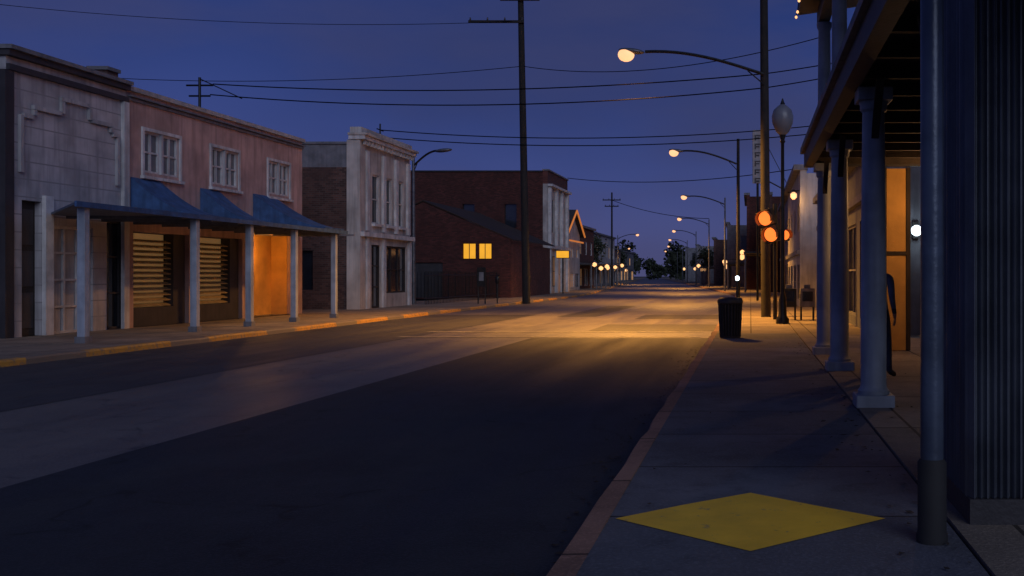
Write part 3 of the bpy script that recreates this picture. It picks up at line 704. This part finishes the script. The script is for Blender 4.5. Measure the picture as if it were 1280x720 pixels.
# projecting vertical sign
o = Obj('vertical_shop_sign', (.5,58,8)); o.box('cabinet', M['sign_w'], .12,.72,57.9,58.1,6.9,10.0,bev=.03)
for i in range(6):
    z=9.7-i*.5; o.box('letters', M['trim_d'], .25,.32,57.88,57.898,z-.32,z); o.box('letters', M['trim_d'], .33,.58,57.88,57.898,z-.07,z); o.box('letters', M['trim_d'], .33,.52,57.88,57.898,z-.2-.02*(i%3),z-.14)
o.tube('support', M['metal_d'], [(.72,58,7.2),(2.4,58,6.3)], .04); o.tube('support2', M['metal_d'], [(.72,58,9.6),(2.4,58,6.35)], .02); o.tube('mast', M['metal_d'], [(.42,58.0,0),(.42,58.0,6.9)], .07); o.done()
# litter bin
o = Obj('litter_bin', (-.47,23.2,0)); cx,cy=-.47,23.2
o.lathe('liner', M['rubber'], cx,cy,[(.21,ZS+.04),(.245,.85)],20); o.lathe('base', M['can'], cx,cy,[(.24,ZS),(.24,ZS+.05)],24)
for i in range(22):
    a=2*math.pi*i/22; o.tube('slats', M['can'], [(cx+.23*math.cos(a),cy+.23*math.sin(a),ZS+.03),(cx+.265*math.cos(a),cy+.265*math.sin(a),.86)], .022,6)
o.lathe('rim', M['can'], cx,cy,[(.27,.84),(.3,.87),(.3,.93),(.28,.97),(.24,1.0),(.22,.98)],24); o.done()
def nbox(x,y,c):
    o = Obj('newspaper_box', (x,y,0)); o.box('cabinet', c, x-.24,x+.24,y-.2,y+.2,.5,1.1,bev=.02); o.box('window', M['glass'], x-.17,x+.17,y-.21,y-.203,.68,1.0); o.box('coin_unit', M['metal_g'], x-.1,x+.1,y-.1,y+.15,1.102,1.22,bev=.01)
    for sx in (-.2,.2):
        for sy in (-.16,.16): o.tube('legs', M['metal_d'], [(x+sx,y+sy,ZS),(x+sx,y+sy,.498)], .025,8)
    o.done()
nbox(1.25,32.3,M['metal_d']); nbox(1.85,32.4,M['trim_g'])
def meter(x,y):
    o = Obj('parking_meter', (x,y,0)); o.tube('post', M['metal_d'], [(x,y,ZS),(x,y,1.1)], .035,8); o.lathe('head', M['metal_d'], x,y,[(.05,1.08),(.1,1.14),(.11,1.38),(.08,1.48),(.03,1.52)],12,1,.7); o.done()
for y in (52.5,60): meter(-13.35,y)
o = Obj('sign_post', (-13.9,51.5,0)); o.tube('legs', M['metal_d'], [(-14.08,51.5,ZS),(-14.08,51.5,1.9)], .035,8); o.tube('legs', M['metal_d'], [(-13.72,51.5,ZS),(-13.72,51.5,1.9)], .035,8); o.box('panel', M['metal_d'], -14.12,-13.68,51.42,51.462,.95,1.95); o.box('notice', M['trim_g'], -14.02,-13.78,51.412,51.418,1.25,1.7); o.done()
o = Obj('iron_fence', (-16,52,0))
for i in range(60):
    y=50.2+i*.25; o.tube('pickets', M['metal_d'], [(-16.4,y,ZS),(-16.4,y,1.75)], .016,5)
for z in (.35,1.55): o.tube('rails', M['metal_d'], [(-16.4,50,z),(-16.4,65.2,z)], .022,5)
for i in range(36):
    x=-24.5+i*.225; o.tube('pickets', M['metal_d'], [(x,65.2,ZS),(x,65.2,1.75)], .02,5)
o.done()
# lit bollard by the far right pavement
o = Obj('bollard_light', (-.72,55,0)); o.lathe('post', M['metal_d'], -.72,55,[(.12,ZS),(.1,.2),(.08,.3),(.07,1.25)],12); o.lathe('lens', M['lens_cool'], -.72,55,[(.07,1.252),(.1,1.3),(.1,1.45),(.06,1.5)],12); p=o.done()
lamp('bollard_light_source','POINT',(-.72,54.8,1.75),10,(.75,.9,1),p,.1)
# ------------------------------------------------------------------ person
def person(px,py,rot):
    V=[];E=[];Rr=[]
    def add(p,r,par=None):
        V.append(p);Rr.append(r)
        if par is not None:E.append((par,len(V)-1))
        return len(V)-1
    pel=add((0,0,.95),(.15,.11)); wa=add((0,.01,1.1),(.135,.1),pel); ch=add((0,0,1.3),(.165,.115),wa); up=add((0,.01,1.42),(.12,.09),ch); nk=add((0,0,1.5),(.055,.055),up); n2=add((0,-.01,1.56),(.05,.05),nk)
    h1=add((0,-.01,1.62),(.075,.09),n2); h2=add((0,0,1.70),(.078,.095),h1); h3=add((0,.005,1.755),(.05,.06),h2)
    hands=[]
    for s in (-1,1):
        sh=add((s*.18,0,1.40),(.06,.06),up); el=add((s*.22,.04,1.13),(.047,.047),sh); wr=add((s*.215,-.07,.90),(.032,.032),el); hd=add((s*.21,-.10,.83),(.035,.02),wr); hands.append((s*.21,-.10,.83))
        hp=add((s*.09,0,.88),(.09,.09),pel); kn=add((s*.13,-.03,.49),(.058,.06),hp); an=add((s*.17,.02,.1),(.042,.045),kn); to=add((s*.2,-.13,.04),(.04,.032),an)
    me=bpy.data.meshes.new('body'); me.from_pydata(V,E,[]); ob=bpy.data.objects.new('body_src',me); scene.collection.objects.link(ob)
    ob.modifiers.new('s','SKIN'); sv=me.skin_vertices[0].data
    for i,r in enumerate(Rr): sv[i].radius=r
    sv[0].use_root=True
    ss=ob.modifiers.new('u','SUBSURF'); ss.levels=2; ss.render_levels=2
    dg=bpy.context.evaluated_depsgraph_get(); m2=bpy.data.meshes.new_from_object(ob.evaluated_get(dg)); bpy.data.objects.remove(ob)
    for m_ in ('shirt','jeans','skin','hair','rubber'): m2.materials.append(M[m_])
    for p in m2.polygons:
        c=p.center; p.use_smooth=True
        if c.z>1.52: p.material_index=3 if (c.z>1.72 or c.y>.035) else 2
        elif c.z<.09: p.material_index=4
        elif abs(c.x)>.18 and .7<c.z<.90: p.material_index=2
        elif c.z<.97: p.material_index=1
        else: p.material_index=0
    par=bpy.data.objects.new('person',None); par.location=(px,py,ZS+.012); par.rotation_euler=(0,0,rot); scene.collection.objects.link(par)
    bo=bpy.data.objects.new('body',m2); bo.parent=par; scene.collection.objects.link(bo)
    f=Obj('fingers_tmp')
    for (hx,hy,hz) in hands:
        s=1 if hx>0 else -1
        for k in range(4):
            y0=hy-.028+k*.018; l=[.07,.08,.075,.06][k]; f.tube('fingers',M['skin'],[(hx,y0,hz-.01),(hx-s*.006,y0,hz-.045-l*.3),(hx-s*.02,y0,hz-.045-l*.75)],[.009,.0085,.007],6)
        f.tube('fingers',M['skin'],[(hx-s*.01,hy-.03,hz+.02),(hx-s*.02,hy-.055,hz-.01),(hx-s*.022,hy-.062,hz-.04)],[.011,.01,.008],6)
    f.tube('nose_ears',M['skin'],[(0,-.095,1.68),(0,-.118,1.645),(0,-.098,1.635)],[.008,.014,.01],6)
    for s in (-1,1): f.tube('nose_ears',M['skin'],[(s*.076,0,1.69),(s*.088,.008,1.665),(s*.078,.0,1.635)],[.008,.014,.008],6); f.box('eyes',M['hair'],s*.03-.012,s*.03+.012,-.1,-.088,1.675,1.687)
    f.box('mouth',M['trim_d'],-.02,.02,-.098,-.088,1.604,1.609)
    for pn,(b,m_) in f.parts.items():
        me=bpy.data.meshes.new(pn); b.to_mesh(me); b.free(); me.materials.append(m_); q=bpy.data.objects.new(pn,me); q.parent=par; scene.collection.objects.link(q)
person(1.80,14.0,math.radians(150))

# ------------------------------------------------------------------ distant trees
o = Obj('distant_trees'); b=o.bm('p',M['foliage']); tb=None
def crown(cx,cy,cz,rx,rz,n):
    for _ in range(n):
        while True:
            q=Vector((random.uniform(-1,1),random.uniform(-1,1),random.uniform(-1,1)))
            if .15<q.length<1: break
        s=random.uniform(.35,.9); c=Vector((cx+q.x*rx,cy+q.y*rx,cz+q.z*rz)); R=Matrix.Rotation(random.uniform(0,6.28),3,Vector((random.gauss(0,1),random.gauss(0,1),random.gauss(0,1))).normalized())
        b.faces.new([b.verts.new(c+R@Vector(v)*s) for v in ((-1,-.5,0),(.3,-1,.2),(1,.2,0),(-.2,1,-.2))])
for i in range(60):
    x=random.uniform(-84,8); y=random.uniform(330,430); h=random.uniform(8,15)
    if abs(x-(-6.9+bend(y)))<8: h*=.7; y=460
    for k in range(4): crown(x+random.gauss(0,2.4),y,h*random.uniform(.2,.82),random.uniform(2.4,4),random.uniform(2,3.4),80)
    o.tube('p',M['foliage'],[(x,y,0),(x+.3,y,h*.6)],[.35,.15],6)
o.sm.discard('p'); o.done()
def tree(x,y,h):
    o = Obj('street_tree',(x,y,0)); o.tube('trunk',M['pole_wood'],[(x,y,0),(x+.1,y,h*.3),(x,y+.1,h*.5)],[.2,.15,.1],8)
    for k in range(6):
        a=k*1.05; o.tube('limbs',M['pole_wood'],[(x,y,h*(.35+.02*k)),(x+h*.14*math.cos(a),y+h*.14*math.sin(a),h*.6),(x+h*.22*math.cos(a),y+h*.22*math.sin(a),h*.78)],[.09,.05,.02],6)
    b=o.bm('leaves',M['foliage'])
    for k in range(16): 
        a=random.uniform(0,6.28); rr=random.uniform(0,h*.24); 
        for _ in range(120):
            c=Vector((x+rr*math.cos(a)+random.gauss(0,h*.06),y+rr*math.sin(a)+random.gauss(0,h*.06),h*(.5+.42*(k/16))+random.gauss(0,h*.05))); s=random.uniform(.08,.2)
            R=Matrix.Rotation(random.uniform(0,6.28),3,Vector((random.gauss(0,1),random.gauss(0,1),random.gauss(0,1))).normalized())
            b.faces.new([b.verts.new(c+R@Vector(v)*s) for v in ((-1,-.5,0),(.3,-1,.2),(1,.2,0),(-.2,1,-.2))])
    o.done()
tree(-21.3,132,7.5); tree(-30,228,8); tree(-8.3,189,7); tree(-12.5,243,8)

# ------------------------------------------------------------------ world
w = bpy.data.worlds.new('World'); scene.world = w; w.use_nodes = True; nt = w.node_tree
bg = nt.nodes['Background']; tc = nt.nodes.new('ShaderNodeTexCoord'); sp = nt.nodes.new('ShaderNodeSeparateXYZ')
lnk(nt, tc.outputs['Generated'], sp.inputs[0])
rp = nt.nodes.new('ShaderNodeValToRGB'); lnk(nt, sp.outputs[2], rp.inputs[0])
els = rp.color_ramp.elements
els[0].position = 0; els[0].color = (.080,.080,.190,1)
els[1].position = 1; els[1].color = (.010,.017,.07,1)
for p_, c_ in ((.04,(.066,.076,.210)),(.10,(.050,.070,.230)),(.18,(.034,.056,.210)),(.26,(.023,.042,.170)),(.36,(.016,.030,.13)),(.5,(.012,.021,.09))):
    e = els.new(p_); e.color = (*c_,1)
mp = nt.nodes.new('ShaderNodeMapping'); mp.inputs['Scale'].default_value = (1,1,3.0); lnk(nt, tc.outputs['Generated'], mp.inputs[0])
cn = noise(nt, mp.outputs[0], 3.4, 5, .5)
col = mixc(nt, maprange(nt, cn, .44, .70, 0, .65), rp.outputs[0], (.072,.072,.172))
cn2 = noise(nt, mp.outputs[0], 1.7, 3, .5)
col = mixc(nt, maprange(nt, cn2, .45, .7, 0, .5), col, (.017,.027,.092))
sky = nt.nodes.new('ShaderNodeTexSky'); sky.sky_type = 'NISHITA'; sky.sun_disc = False
sky.sun_elevation = math.radians(1.0); sky.sun_rotation = math.radians(160); sky.ozone_density = 6
col = mixc(nt, .006, col, sky.outputs[0], 'ADD')
lnk(nt, col, bg.inputs[0]); bg.inputs[1].default_value = 1.0
s = lamp('twilight_sun', 'SUN', (20,-20,20), .82, (.74,.80,1.0)); s.data.angle = math.radians(40)
s.rotation_euler = Vector((-.46, 1, -.55)).to_track_quat('-Z','Y').to_euler()

# ------------------------------------------------------------------ camera
cam = bpy.data.cameras.new('Camera'); co = bpy.data.objects.new('Camera', cam); scene.collection.objects.link(co)
cam.lens = 35; cam.sensor_width = 36; cam.shift_x = -298/1280; cam.shift_y = -15/1280
cam.clip_end = 5000; cam.clip_start = .05
co.location = (0,0,1.5); co.rotation_euler = (math.pi/2,0,0); scene.camera = co
